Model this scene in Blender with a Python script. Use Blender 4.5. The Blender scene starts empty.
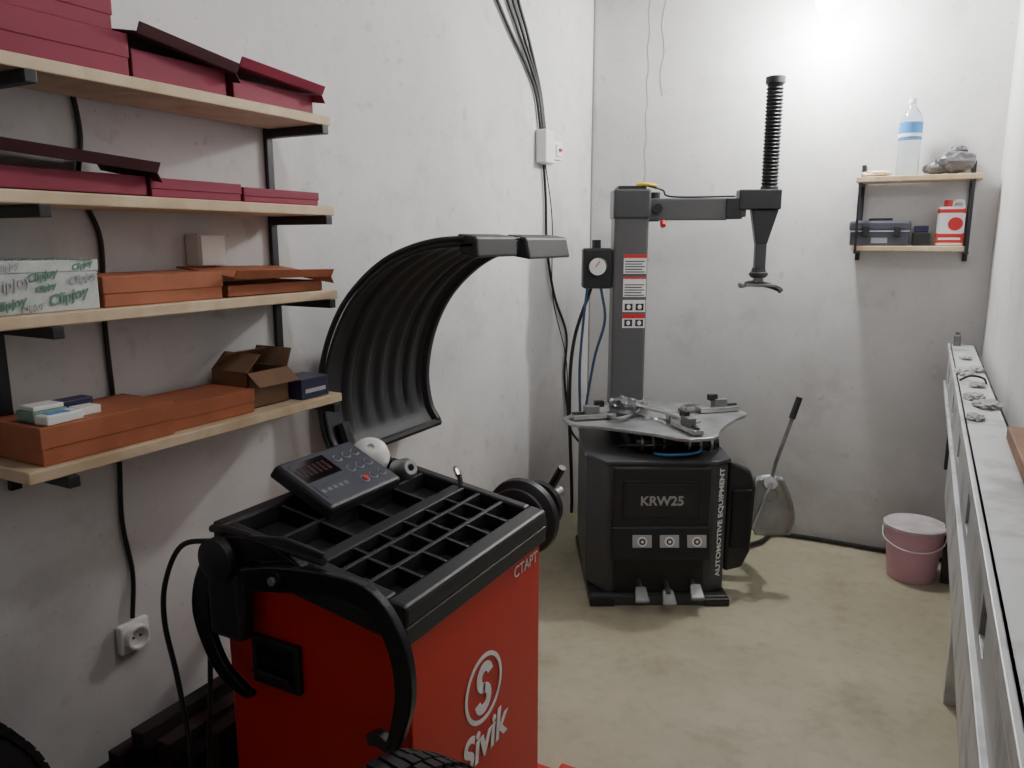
import bpy, bmesh, math, random
from mathutils import Vector, Matrix
random.seed(4)
R = math.radians
COL = bpy.context.scene.collection

# ------------------------------------------------------------------ materials
def mat(name, c, rough=0.5, metal=0.0, var=0.0, scale=8.0, bump=0.0, c2=None, emit=0.0, spec=None, detail=6, bdist=0.01, trans=0.0, p=(.35, .65)):
    m = bpy.data.materials.new(name); m.use_nodes = True
    nt = m.node_tree; b = nt.nodes["Principled BSDF"]
    b.inputs["Base Color"].default_value = (*c, 1)
    b.inputs["Roughness"].default_value = rough
    b.inputs["Metallic"].default_value = metal
    if spec is not None: b.inputs["Specular IOR Level"].default_value = spec
    if trans: b.inputs["Transmission Weight"].default_value = trans
    if emit:
        b.inputs["Emission Color"].default_value = (*c, 1); b.inputs["Emission Strength"].default_value = emit
    if var or c2 or bump:
        tc = nt.nodes.new("ShaderNodeTexCoord")
        n = nt.nodes.new("ShaderNodeTexNoise"); n.inputs["Scale"].default_value = scale; n.inputs["Detail"].default_value = detail
        nt.links.new(tc.outputs["Object"], n.inputs["Vector"])
        if var or c2:
            cr = nt.nodes.new("ShaderNodeValToRGB")
            if c2 is None: c2 = tuple(max(0, x*(1-var)) for x in c)
            cr.color_ramp.elements[0].position = p[0]; cr.color_ramp.elements[1].position = p[1]
            cr.color_ramp.elements[0].color = (*c2, 1); cr.color_ramp.elements[1].color = (*c, 1)
            nt.links.new(n.outputs["Fac"], cr.inputs["Fac"]); nt.links.new(cr.outputs["Color"], b.inputs["Base Color"])
        if bump:
            bp = nt.nodes.new("ShaderNodeBump"); bp.inputs["Strength"].default_value = bump; bp.inputs["Distance"].default_value = bdist
            nt.links.new(n.outputs["Fac"], bp.inputs["Height"]); nt.links.new(bp.outputs["Normal"], b.inputs["Normal"])
    return m

def wall_mat(name, base, dirt, lowdirt):
    m = bpy.data.materials.new(name); m.use_nodes = True
    nt = m.node_tree; b = nt.nodes["Principled BSDF"]; b.inputs["Roughness"].default_value = 0.7
    tc = nt.nodes.new("ShaderNodeTexCoord")
    def noise(s, d, r=.5):
        n = nt.nodes.new("ShaderNodeTexNoise"); n.inputs["Scale"].default_value = s; n.inputs["Detail"].default_value = d; n.inputs["Roughness"].default_value = r
        nt.links.new(tc.outputs["Object"], n.inputs["Vector"]); return n
    n1 = noise(1.3, 8, .62); n2 = noise(11, 7, .6); n3 = noise(6, 3); n4 = noise(45, 4); n5 = noise(3.3, 9, .7)
    cr = nt.nodes.new("ShaderNodeValToRGB"); cr.color_ramp.elements[0].position = .32; cr.color_ramp.elements[1].position = .6
    cr.color_ramp.elements[0].color = (*dirt, 1); cr.color_ramp.elements[1].color = (*base, 1)
    nt.links.new(n1.outputs["Fac"], cr.inputs["Fac"])
    def stain(n, p0, p1, c):
        q = nt.nodes.new("ShaderNodeValToRGB"); q.color_ramp.elements[0].position = p0; q.color_ramp.elements[1].position = p1
        q.color_ramp.elements[0].color = (*c, 1); q.color_ramp.elements[1].color = (1, 1, 1, 1)
        nt.links.new(n.outputs["Fac"], q.inputs["Fac"]); return q
    def mul(a, b_):
        mx = nt.nodes.new("ShaderNodeMixRGB"); mx.blend_type = 'MULTIPLY'; mx.inputs[0].default_value = 1
        nt.links.new(a.outputs[0], mx.inputs[1]); nt.links.new(b_.outputs[0], mx.inputs[2]); return mx
    mx = mul(mul(mul(cr, stain(n2, .30, .38, (.84, .83, .80))), stain(n4, .27, .31, (.78, .76, .73))), stain(n5, .33, .46, (.87, .865, .85)))
    sx = nt.nodes.new("ShaderNodeSeparateXYZ"); nt.links.new(tc.outputs["Object"], sx.inputs[0])
    mr = nt.nodes.new("ShaderNodeMapRange"); mr.inputs[1].default_value = 0.0; mr.inputs[2].default_value = 0.8
    mr.inputs[3].default_value = 0.95; mr.inputs[4].default_value = 0.0
    nt.links.new(sx.outputs["Z"], mr.inputs[0])
    mu = nt.nodes.new("ShaderNodeMath"); mu.operation = 'MULTIPLY'
    nt.links.new(mr.outputs[0], mu.inputs[0]); nt.links.new(n3.outputs["Fac"], mu.inputs[1])
    mx2 = nt.nodes.new("ShaderNodeMixRGB"); mx2.inputs[2].default_value = (*lowdirt, 1)
    nt.links.new(mu.outputs[0], mx2.inputs[0]); nt.links.new(mx.outputs[0], mx2.inputs[1])
    nt.links.new(mx2.outputs[0], b.inputs["Base Color"])
    bp = nt.nodes.new("ShaderNodeBump"); bp.inputs["Strength"].default_value = .3; bp.inputs["Distance"].default_value = .012
    nt.links.new(n3.outputs["Fac"], bp.inputs["Height"]); nt.links.new(bp.outputs["Normal"], b.inputs["Normal"])
    return m

M_WALL = wall_mat("plaster_white", (.735, .73, .725), (.60, .595, .595), (.36, .34, .31))
M_CEIL = mat("ceiling_grey", (.36, .36, .36), .8, var=.2)
def floor_mat():
    m = bpy.data.materials.new("concrete_floor"); m.use_nodes = True
    nt = m.node_tree; b = nt.nodes["Principled BSDF"]; b.inputs["Roughness"].default_value = .55
    tc = nt.nodes.new("ShaderNodeTexCoord")
    def noise(s, d, r=.6):
        n = nt.nodes.new("ShaderNodeTexNoise"); n.inputs["Scale"].default_value = s; n.inputs["Detail"].default_value = d; n.inputs["Roughness"].default_value = r
        nt.links.new(tc.outputs["Object"], n.inputs["Vector"]); return n
    n1 = noise(1.6, 9); n2 = noise(16, 6); n3 = noise(3.1, 8, .7)
    cr = nt.nodes.new("ShaderNodeValToRGB")
    e = cr.color_ramp.elements; e[0].position = .32; e[0].color = (.345, .315, .22, 1); e[1].position = .68; e[1].color = (.46, .425, .31, 1)
    nt.links.new(n1.outputs["Fac"], cr.inputs["Fac"])
    def st(n, a, b_, c):
        q = nt.nodes.new("ShaderNodeValToRGB"); q.color_ramp.elements[0].position = a; q.color_ramp.elements[1].position = b_
        q.color_ramp.elements[0].color = (*c, 1); q.color_ramp.elements[1].color = (1, 1, 1, 1)
        nt.links.new(n.outputs["Fac"], q.inputs["Fac"]); return q
    def mul(a, b_):
        mx = nt.nodes.new("ShaderNodeMixRGB"); mx.blend_type = 'MULTIPLY'; mx.inputs[0].default_value = 1
        nt.links.new(a.outputs[0], mx.inputs[1]); nt.links.new(b_.outputs[0], mx.inputs[2]); return mx
    mx = mul(mul(cr, st(n2, .33, .5, (.90, .89, .87))), st(n3, .34, .46, (.83, .82, .80)))
    nt.links.new(mx.outputs[0], b.inputs["Base Color"])
    bp = nt.nodes.new("ShaderNodeBump"); bp.inputs["Strength"].default_value = .12; bp.inputs["Distance"].default_value = .01
    nt.links.new(n2.outputs["Fac"], bp.inputs["Height"]); nt.links.new(bp.outputs["Normal"], b.inputs["Normal"])
    return m
M_FLOOR = floor_mat()
M_RED = mat("red_powdercoat", (.60, .014, .010), .38, var=.08, scale=3)
M_BLACKP = mat("black_plastic", (.018, .018, .020), .46, var=.2, scale=20, bump=.1, bdist=.002)
M_HOOD = mat("hood_plastic", (.024, .025, .028), .55, var=.15, scale=10)
M_BLACKG = mat("black_gloss", (.012, .012, .014), .25)
M_RUBBER = mat("rubber", (.016, .016, .017), .75, bump=.3, scale=60, bdist=.002)
M_CHAR = mat("charcoal_enamel", (.068, .070, .074), .38, var=.15, scale=6)
M_CHAR2 = mat("dark_enamel", (.025, .026, .029), .4, var=.15, scale=6)
M_COLUMN = mat("grey_enamel", (.115, .117, .12), .36, var=.1, scale=6)
M_STEEL = mat("galvanised_steel", (.50, .52, .53), .38, .75, var=.32, scale=9)
M_STEELP = mat("polished_steel", (.62, .62, .62), .25, .9, var=.25, scale=10)
M_STEELD = mat("dull_steel", (.30, .30, .30), .45, .6, var=.4, scale=12)
M_RAIL = mat("rail_steel", (.58, .59, .60), .45, .25, c2=(.38, .385, .39), scale=7, p=(.36, .48))
M_RAILF = mat("rail_steel_face", (.50, .51, .52), .45, .25, c2=(.30, .305, .31), scale=6, p=(.36, .50))
M_PLASTER = mat("plaster_lump", (.42, .41, .39), .9, bump=.6, scale=30)
M_WOOD = mat("pine_board", (.72, .58, .40), .6, c2=(.56, .42, .26), scale=6)
M_WOOD.node_tree.nodes["Noise Texture"].inputs["Distortion"].default_value = 1.5
M_WOODD = mat("old_wood", (.30, .15, .08), .7, var=.35, scale=9)
M_TUBE = mat("bracket_black", (.02, .02, .024), .45)
M_MAROON = mat("maroon_card", (.27, .014, .048), .6, var=.15)
M_MAROOND = mat("maroon_dark", (.075, .016, .024), .7, var=.2)
M_ORANGE = mat("orange_card", (.43, .135, .06), .65, var=.18, scale=12)
M_CARD = mat("brown_card", (.26, .15, .085), .75, var=.2)
M_NAVY = mat("navy_card", (.025, .025, .075), .45)
M_WHITE = mat("white_plastic", (.8, .8, .78), .4)
M_WHITEP = mat("white_print", (.85, .85, .85), .5)
M_CLIPBOX = mat("printed_card", (.66, .68, .66), .55, c2=(.50, .56, .52), scale=26)
M_WPRINTD = mat("grey_print", (.45, .45, .46), .5)
M_CRACK = mat("crack_grey", (.30, .30, .29), .9)
M_REDP = mat("red_print", (.6, .03, .03), .5)
M_PINK = mat("pink_plastic", (.70, .40, .50), .45, var=.12)
M_LIDW = mat("dusty_lid", (.68, .60, .62), .6, var=.25, scale=12)
M_BLUE = mat("blue_print", (.05, .25, .6), .4)
M_HOSE = mat("blue_hose", (.03, .08, .16), .4)
M_CABLE = mat("black_cable", (.012, .012, .013), .5)
M_GREEN = mat("green_print", (.16, .30, .23), .5)
M_TOOL = mat("toolbox_slate", (.085, .09, .12), .45, var=.15)
M_PLASTIC_CLEAR = mat("clear_plastic", (.75, .82, .85), .1, trans=.85)
M_BAG = mat("grey_bag", (.16, .16, .17), .3, var=.5, scale=14, bump=.5)
M_YEL = mat("yellow_plastic", (.8, .55, .05), .5)
M_CREAM = mat("cream_plastic", (.75, .68, .5), .5)
M_GLASS = mat("dark_lens", (.012, .006, .008), .15)
M_GAUGE = mat("gauge_white", (.75, .75, .72), .3)
M_LED = mat("lamp_glow", (1, .98, .95), .5, emit=90)
M_JUNK = mat("dark_junk", (.022, .012, .011), .85, var=.4)
M_JUNK2 = mat("dark_junk_red", (.035, .010, .012), .85, var=.3)

# ------------------------------------------------------------------ mesh helpers
def link(ob, parent=None):
    COL.objects.link(ob)
    if parent is not None: ob.parent = parent
    return ob
def group(name, loc=(0, 0, 0), rotz=0):
    e = bpy.data.objects.new(name, None); e.location = loc; e.rotation_euler = (0, 0, rotz); e.empty_display_size = .1
    COL.objects.link(e); return e
def mesh_ob(name, verts, faces, m, parent=None, smooth=False, bevel=0, seg=2):
    me = bpy.data.meshes.new(name); me.from_pydata([tuple(v) for v in verts], [], faces); me.update()
    bm = bmesh.new(); bm.from_mesh(me); bmesh.ops.recalc_face_normals(bm, faces=bm.faces)
    bm.to_mesh(me); bm.free()
    if m: me.materials.append(m)
    if smooth:
        for p in me.polygons: p.use_smooth = True
        try: me.set_sharp_from_angle(angle=R(40))
        except Exception: pass
    ob = bpy.data.objects.new(name, me); link(ob, parent)
    if bevel:
        md = ob.modifiers.new("b", 'BEVEL'); md.width = bevel; md.segments = seg; md.limit_method = 'ANGLE'; md.angle_limit = R(40)
    return ob
BF = [(0, 1, 3, 2), (4, 6, 7, 5), (0, 4, 5, 1), (2, 3, 7, 6), (0, 2, 6, 4), (1, 5, 7, 3)]
def box(name, x0, x1, y0, y1, z0, z1, m, parent=None, bevel=.003, rot=None):
    v = [Vector((x, y, z)) for x in (x0, x1) for y in (y0, y1) for z in (z0, z1)]
    if rot is not None:
        c = Vector(((x0+x1)/2, (y0+y1)/2, (z0+z1)/2)); M = rot
        v = [c + M @ (p-c) for p in v]
    return mesh_ob(name, v, BF, m, parent, bevel=bevel)
def hexa(name, pts, m, parent=None, bevel=.003):
    f = [(0, 1, 2, 3), (4, 5, 6, 7), (0, 1, 5, 4), (1, 2, 6, 5), (2, 3, 7, 6), (3, 0, 4, 7)]
    return mesh_ob(name, pts, f, m, parent, bevel=bevel)
def frame(d):
    d = Vector(d).normalized(); a = Vector((0, 0, 1)) if abs(d.z) < .9 else Vector((1, 0, 0))
    u = d.cross(a).normalized(); return u, d.cross(u).normalized()
def lathe(name, p, axis, prof, m, parent=None, n=32, smooth=True, bevel=0):
    p = Vector(p); ax = Vector(axis).normalized(); u, w = frame(ax)
    v = []; f = []
    for (t, r) in prof:
        for i in range(n):
            a = 2*math.pi*i/n; v.append(p+ax*t+(u*math.cos(a)+w*math.sin(a))*max(r, 1e-4))
    for k in range(len(prof)-1):
        for i in range(n):
            j = (i+1) % n; f.append((k*n+i, k*n+j, (k+1)*n+j, (k+1)*n+i))
    f.append(tuple(range(n))); f.append(tuple((len(prof)-1)*n+i for i in range(n)))
    return mesh_ob(name, v, f, m, parent, smooth=smooth, bevel=bevel)
def cyl(name, p1, p2, r, m, parent=None, r2=None, n=24):
    p1 = Vector(p1); p2 = Vector(p2)
    return lathe(name, p1, p2-p1, [(0, r), ((p2-p1).length, r if r2 is None else r2)], m, parent, n)
def cr_spline(P, sub=8):
    P = [Vector(p) for p in P]
    if len(P) < 3: return P
    Q = [P[0]*2-P[1]]+P+[P[-1]*2-P[-2]]; out = []
    for i in range(1, len(Q)-2):
        a, b, c, d = Q[i-1:i+3]
        for k in range(sub):
            t = k/sub
            out.append(.5*((2*b)+(c-a)*t+(2*a-5*b+4*c-d)*t*t+(3*b-a-3*c+d)*t**3))
    out.append(P[-1]); return out
def tube(name, P, r, m, parent=None, n=8, sub=8, flat=None):
    C = cr_spline(P, sub) if sub else [Vector(p) for p in P]
    v = []; f = []; prev = None
    for i, c in enumerate(C):
        d = (C[min(i+1, len(C)-1)]-C[max(i-1, 0)]).normalized()
        if prev is None: u, w = frame(d)
        else:
            u = (prev-d*prev.dot(d)).normalized(); w = d.cross(u)
        prev = u
        for k in range(n):
            a = 2*math.pi*k/n; v.append(c+u*math.cos(a)*r+w*math.sin(a)*r)
    for i in range(len(C)-1):
        for k in range(n):
            j = (k+1) % n; f.append((i*n+k, i*n+j, (i+1)*n+j, (i+1)*n+k))
    f.append(tuple(range(n))); f.append(tuple((len(C)-1)*n+k for k in range(n)))
    return mesh_ob(name, v, f, m, parent, smooth=True)
def prism(name, poly, vec, m, parent=None, bevel=.002):
    poly = [Vector(p) for p in poly]; vec = Vector(vec); n = len(poly)
    v = poly+[p+vec for p in poly]
    f = [tuple(range(n)), tuple(range(2*n-1, n-1, -1))]+[(i, (i+1) % n, n+(i+1) % n, n+i) for i in range(n)]
    return mesh_ob(name, v, f, m, parent, bevel=bevel)
def ribbon(name, pts, widths, y0, y1, m, parent=None, bevel=.003):
    C = cr_spline([(p[0], 0, p[1]) for p in pts], 6); n = len(C); L = []; Rr = []
    for i, c in enumerate(C):
        d = (C[min(i+1, n-1)]-C[max(i-1, 0)]).normalized(); nn = Vector((-d.z, 0, d.x))
        s = i/(n-1)*(len(widths)-1); k = min(int(s), len(widths)-2); w = widths[k]+(widths[k+1]-widths[k])*(s-k)
        L.append(c+nn*w/2); Rr.append(c-nn*w/2)
    v = []
    for y in (y0, y1):
        for a in L: v.append((a.x, y, a.z))
        for a in Rr: v.append((a.x, y, a.z))
    f = []
    for i in range(n-1):
        f += [(i, i+1, n+i+1, n+i), (2*n+i, 3*n+i, 3*n+i+1, 2*n+i+1), (i, 2*n+i, 2*n+i+1, i+1), (n+i, n+i+1, 3*n+i+1, 3*n+i)]
    f += [(0, n, 3*n, 2*n), (n-1, 3*n-1, 4*n-1, 2*n-1)]
    # left/right rows: 0..n-1 L(y0), n..2n-1 R(y0), 2n..3n-1 L(y1), 3n..4n-1 R(y1)
    f[-1] = (n-1, 2*n-1, 4*n-1, 3*n-1)
    return mesh_ob(name, v, f, m, parent, bevel=bevel)
def text(name, s, loc, xdir, ydir, size, m, parent=None, ext=.0006, align='CENTER', bold=0, shear=0):
    cu = bpy.data.curves.new(name, 'FONT'); cu.body = s; cu.size = size; cu.align_x = align; cu.align_y = 'CENTER'; cu.extrude = ext; cu.offset = bold; cu.shear = shear
    t = bpy.data.objects.new(name+"_c", cu); COL.objects.link(t)
    dg = bpy.context.evaluated_depsgraph_get(); dg.update()
    me = bpy.data.meshes.new_from_object(t.evaluated_get(dg)); bpy.data.objects.remove(t)
    x = Vector(xdir).normalized(); y = Vector(ydir).normalized(); z = x.cross(y)
    M = Matrix((x, y, z)).transposed().to_4x4(); M.translation = Vector(loc)
    me.transform(M); me.materials.clear(); me.materials.append(m)
    ob = bpy.data.objects.new(name, me); return link(ob, parent)
def sphere(name, c, r, m, parent=None, sc=(1, 1, 1), noise=0):
    bm = bmesh.new(); bmesh.ops.create_icosphere(bm, subdivisions=3, radius=r)
    for v in bm.verts:
        k = 1+random.uniform(-noise, noise); v.co = Vector((v.co.x*sc[0]*k, v.co.y*sc[1]*k, v.co.z*sc[2]*k))+Vector(c)
    me = bpy.data.meshes.new(name); bm.to_mesh(me); bm.free(); me.materials.append(m)
    if not noise:
        for p in me.polygons: p.use_smooth = True
    return link(bpy.data.objects.new(name, me), parent)

# ------------------------------------------------------------------ room
XL, XR, YB, YN, H = -1.76, .26, 4.27, -1.6, 2.94
box("floor", XL-.1, XR+.1, YN-.1, YB+.1, -.1, 0, M_FLOOR, bevel=0)
box("ceiling", XL-.1, XR+.1, YN-.1, YB+.1, H, H+.1, M_CEIL, bevel=0)
box("wall_left", XL-.1, XL, YN, YB, 0, H, M_WALL, bevel=0)
box("wall_right", XR, XR+.1, YN, YB, 0, H, M_WALL, bevel=0)
box("wall_back", XL-.1, XR+.1, YB, YB+.1, 0, H, M_WALL, bevel=0)
box("wall_front", XL-.1, XR+.1, YN-.1, YN, 0, H, M_WALL, bevel=0)
tube("crack_line_1", [(XL+.004, YB-.004, H), (XL+.006, YB-.006, 2.2), (XL+.004, YB-.004, 1.5), (XL+.004, YB-.004, .02)], .004, M_CRACK)  # dark crack along the wall corner, modelled as a thin grey tube
P = [(-1.44+.006*math.sin(k*2.1), YB-.0002, 2.93-.06*k) for k in range(19)]
tube("crack_line_2", P, .0016, M_CRACK, sub=3)  # wandering plaster crack on the back wall, a thin grey tube
P = [(-1.36+.01*math.sin(k*1.7), YB-.0002, 2.93-.07*k) for k in range(9)]
tube("crack_line_3", P, .0018, M_CRACK, sub=3)  # second, shorter crack in the back wall plaster

# ------------------------------------------------------------------ shelving (left)
SZ = [1.945, 1.695, 1.455, 1.143]
sh = group("shelving_unit")
for i, z in enumerate(SZ):
    box("board_%d" % (i+1), XL+.016, -1.54, .80 if i != 3 else .845, 1.785, z-.026, z, M_WOOD, sh, .003)
for j, y in enumerate((.93, 1.75)):
    box("upright_%d" % (j+1), XL+.001, XL+.015, y-.0125, y+.0125, SZ[3]-.09, SZ[0]+.02, M_TUBE, sh, .002)
    for i, z in enumerate(SZ):
        box("arm_%d_%d" % (j+1, i+1), XL+.015, -1.53, y-.0125, y+.0125, z-.0515, z-.0265, M_TUBE, sh, .002)

def carton(name, y0, y1, x0, x1, z, h, m, lid=None, lidm=None, inner=None):
    g = group(name)
    t = .004
    z += .0005
    if lid is None:
        box("body", x0, x1, y0, y1, z, z+h, m, g, .003)
        box("lid_seam", x0-.002, x1+.002, y0-.002, y1+.002, z+h*.45, z+h+.003, m, g, .002)
    else:
        box("base", x0, x1, y0, y1, z, z+t, m, g, .001)
        box("side_front", x1-t, x1, y0, y1, z, z+h, m, g, .001)
        box("side_back", x0, x0+t, y0, y1, z, z+h, m, g, .001)
        box("end_near", x0, x1, y0, y0+t, z, z+h, m, g, .001)
        box("end_far", x0, x1, y1-t, y1, z, z+h, m, g, .001)
        a, dz, df = lid
        L = [Vector((x0, y0-.005, z+h+.002+dz)), Vector((x1+.03, y0-.005, z+h+.004+df)), Vector((x1+.03, y1+.005, z+h+.004+df+a)), Vector((x0, y1+.005, z+h+.002+dz+a))]
        lm = lidm or m
        hexa("lid", L+[p+Vector((0, 0, .005)) for p in L], lm, g, .001)
        hexa("lid_flap", [L[1], L[1]+Vector((.004, 0, 0)), L[2]+Vector((.004, 0, 0)), L[2],
                          L[1]+Vector((.012, 0, .022)), L[1]+Vector((.016, 0, .022)), L[2]+Vector((.016, 0, .022)), L[2]+Vector((.012, 0, .022))], lm, g, .001)
        hexa("lid_edge", [L[3], L[2], L[2]+Vector((0, .003, 0)), L[3]+Vector((0, .003, 0)),
                          L[3]+Vector((0, .012, -.02)), L[2]+Vector((0, .012, -.02)), L[2]+Vector((0, .015, -.02)), L[3]+Vector((0, .015, -.02))], lm, g, .0005)
    return g
XB = -1.738
z = SZ[0]
carton("maroon_box", .82, 1.16, XB, -1.555, z, .085, M_MAROON)
carton("maroon_box", .81, 1.14, XB, -1.57, z+.090, .07, M_MAROON)
carton("maroon_box", 1.17, 1.43, XB, -1.56, z, .062, M_MAROON, (-.035, .06, .022), M_MAROOND)
carton("maroon_box", 1.45, 1.735, XB, -1.56, z, .050, M_MAROON, (-.022, .05, .018), M_MAROON)
z = SZ[1]
carton("maroon_box", .81, 1.18, XB, -1.555, z, .044, M_MAROON, (-.02, .06, .022), M_MAROOND)
carton("maroon_box", 1.19, 1.45, XB, -1.555, z, .040, M_MAROON)
carton("maroon_box", 1.46, 1.735, XB, -1.555, z, .034, M_MAROON)
z = SZ[2]+.0005
g = group("parts_box")
box("body", XB, -1.56, .81, 1.045, z, z+.10, M_CLIPBOX, g, .003)
box("lid", XB-.002, -1.558, .808, 1.047, z+.080, z+.104, M_CLIPBOX, g, .002)
k = 0
for yy, zz, sz, mm in [(.86, .058, .030, M_WPRINTD), (.975, .030, .030, M_GREEN), (.925, .074, .022, M_GREEN), (1.01, .066, .022, M_WPRINTD), (.855, .020, .024, M_GREEN), (.90, .012, .016, M_WPRINTD), (.93, .050, .015, M_GREEN), (1.01, .092, .016, M_GREEN), (.86, .092, .016, M_WPRINTD)]:
    text("print_%d" % k, "Clipjoy", (-1.5575, yy, z+zz), (0, 1, .22), (0, -.22, 1), sz, mm, g, bold=.0006, shear=.3); k += 1
for k in range(12):
    text("top_print_%d" % k, "Clipjoy", (-1.72+.014*k, .86+.07*(k % 3), z+.1045), (.25, 1, 0), (-1, .25, 0), .026, M_GREEN if k % 3 else M_WPRINTD, g, bold=.0006, shear=.3)
z -= .0005
carton("orange_carton", 1.055, 1.375, XB, -1.56, z, .064, M_ORANGE)
carton("orange_carton", 1.39, 1.74, XB, -1.56, z, .030, M_ORANGE, (-.008, .04, .014), M_ORANGE)
g = group("junction_box")
box("body", XL+.001, XL+.055, 1.435, 1.52, z+.075, z+.160, M_WHITE, g, .005)
box("cover", XL+.055, XL+.062, 1.437, 1.518, z+.077, z+.158, M_WHITE, g, .003)
z = SZ[3]
carton("orange_carton", .885, 1.200, XB, -1.555, z, .078, M_ORANGE)
carton("orange_carton", 1.208, 1.465, XB, -1.57, z, .060, M_ORANGE)
g = group("open_cardboard_box")
x0, x1, y0, y1, h = XB, -1.60, 1.475, 1.625, .10
z += .0005
box("base", x0, x1, y0, y1, z, z+.004, M_CARD, g, .001)
for nme, b_ in (("front", (x1-.004, x1, y0, y1)), ("back", (x0, x0+.004, y0, y1)), ("near", (x0, x1, y0, y0+.004)), ("far", (x0, x1, y1-.004, y1))):
    box("panel_"+nme, *b_, z, z+h, M_CARD, g, .001)
def flap(nm, a, b, d, m=M_CARD):
    a = Vector(a); b = Vector(b); d = Vector(d); n = (b-a).cross(d).normalized()*.003
    hexa(nm, [a, b, b+d, a+d, a+n, b+n, b+d+n, a+d+n], m, g, .0005)
flap("flap_1", (x1, y0, z+h), (x1, y1, z+h), (.045, 0, -.035)); flap("flap_2", (x0, y0, z+h), (x0, y1, z+h), (.055, 0, .05))
flap("flap_3", (x0, y0, z+h), (x1, y0, z+h), (0, .05, .045)); flap("flap_4", (x0, y1, z+h), (x1, y1, z+h), (0, .02, .05))
g = group("navy_box")
box("body", -1.66, -1.56, 1.635, 1.75, z, z+.058, M_NAVY, g, .003)
box("label", -1.5605, -1.559, 1.65, 1.735, z+.018, z+.030, M_WPRINTD, g, 0)
box("lid_band", -1.661, -1.559, 1.634, 1.751, z+.048, z+.060, M_NAVY, g, .001)
g = group("small_parts_packs")
zz = z+.0818
box("pack_1", -1.66, -1.60, .90, .975, zz, zz+.024, M_GREEN, g, .003)
box("pack_2", -1.60, -1.560, .90, .985, zz, zz+.020, M_WHITE, g, .003, Matrix.Rotation(.1, 3, 'Z'))
box("pack_3", -1.68, -1.64, .985, 1.06, zz, zz+.028, M_NAVY, g, .003)
box("pack_4", -1.625, -1.585, .99, 1.04, zz, zz+.018, M_WHITE, g, .002)
box("pack_1_top", -1.655, -1.605, .905, .97, zz+.0242, zz+.034, M_WHITE, g, .002)
box("pack_2_label", -1.592, -1.568, .915, .96, zz+.020, zz+.0212, M_BLUE, g, 0)

tube("power_cable", [(XL+.008, 1.14, 2.02), (XL+.008, 1.165, 1.85), (XL+.008, 1.15, 1.72), (XL+.008, 1.19, 1.60), (XL+.008, 1.18, 1.40), (XL+.008, 1.185, 1.1),
                     (XL+.008, 1.175, .9), (XL+.008, 1.19, .75), (XL+.012, 1.175, .632)], .006, M_CABLE)
g = group("power_socket")
box("plate", XL+.001, XL+.022, 1.13, 1.215, .545, .625, M_WHITE, g, .006)
lathe("rim", (XL+.022, 1.172, .585), (1, 0, 0), [(0, .033), (.016, .031), (.016, .026), (.004, .024)], M_WHITE, g)
for s in (-1, 1): cyl("pin_%d" % (s+1), (XL+.0265, 1.172+s*.01, .585), (XL+.029, 1.172+s*.01, .585), .003, M_BLACKP, g)

g = group("breaker_box")
box("body", XL+.001, XL+.06, 3.54, 3.645, 1.975, 2.135, M_WHITE, g, .008)
box("switch_block", XL+.001, XL+.055, 3.647, 3.74, 2.0, 2.09, M_WHITEP, g, .004)
box("switch_face", XL+.055, XL+.062, 3.66, 3.73, 2.015, 2.075, M_WHITE, g, .003)
box("switch_toggle", XL+.062, XL+.072, 3.685, 3.71, 2.04, 2.055, M_REDP, g, .002)
g = group("cable_bundle")
for k, o in enumerate((-.06, .02, .06, .10)):
    tube("cable_%d" % k, [(XL+.01+.004*k, 3.10+o*1.6, 2.93), (XL+.012, 3.15+o*1.6, 2.72), (XL+.012, 3.29+o*1.3, 2.56), (XL+.012, 3.44+o*.7, 2.42), (XL+.012, 3.54+o*.35, 2.30), (XL+.014, 3.59+o*.3, 2.139)], .008, M_CABLE, g)
tube("cable_down", [(XL+.014, 3.61, 1.972), (XL+.012, 3.64, 1.8), (XL+.012, 3.66, 1.55), (XL+.012, 3.76, 1.3), (XL+.012, 3.92, 1.08), (XL+.012, 3.90, .85), (XL+.012, 3.96, .62), (XL+.02, 4.0, .5), (XL+.1, 4.0, .42)], .007, M_CABLE, g)
tube("cable_thin", [(XL+.014, 3.63, 1.972), (XL+.03, 3.68, 1.7), (XL+.02, 3.72, 1.3), (XL+.02, 3.9, .95), (XL+.02, 3.93, .6)], .003, M_CABLE, g)

# ------------------------------------------------------------------ wheel balancer
bal = group("wheel_balancer")
X0, X1, Y0, Y1 = -1.34, -.84, 1.13, 1.73
TH = .985; TL = .905
def tz(x): return TL+(TH-TL)*(X1-x)/(X1-X0)
hexa("cabinet", [(X0-.012, Y0+.01, .03), (X1, Y0+.01, .03), (X1, Y1, .03), (X0-.012, Y1, .03),
                 (X0-.012, Y0+.01, tz(X0)-.085), (X1, Y0+.01, tz(X1)-.085), (X1, Y1, tz(X1)-.085), (X0-.012, Y1, tz(X0)-.085)], M_RED, bal, .006)
box("base_plate", X0-.04, X1+.05, Y0-.02, Y1+.16, 0, .03, M_RED, bal, .004)
box("base_foot", X1+.0, X1+.06, Y1+.05, Y1+.16, 0.0, .06, M_RED, bal, .006)
box("rear_housing", -1.34, -1.10, 1.73, 1.80, .30, .84, M_RED, bal, .01)
def slab(nm, xa, xb, ya, yb, dz0, dz1, m=M_BLACKP, bev=.003):
    return hexa(nm, [(xa, ya, tz(xa)+dz0), (xb, ya, tz(xb)+dz0), (xb, yb, tz(xb)+dz0), (xa, yb, tz(xa)+dz0),
                     (xa, ya, tz(xa)+dz1), (xb, ya, tz(xb)+dz1), (xb, yb, tz(xb)+dz1), (xa, yb, tz(xa)+dz1)], m, bal, bev)
e = .012
slab("tray_floor", X0-e, X1+e, Y0-e, Y1+e, -.085, -.045)
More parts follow.
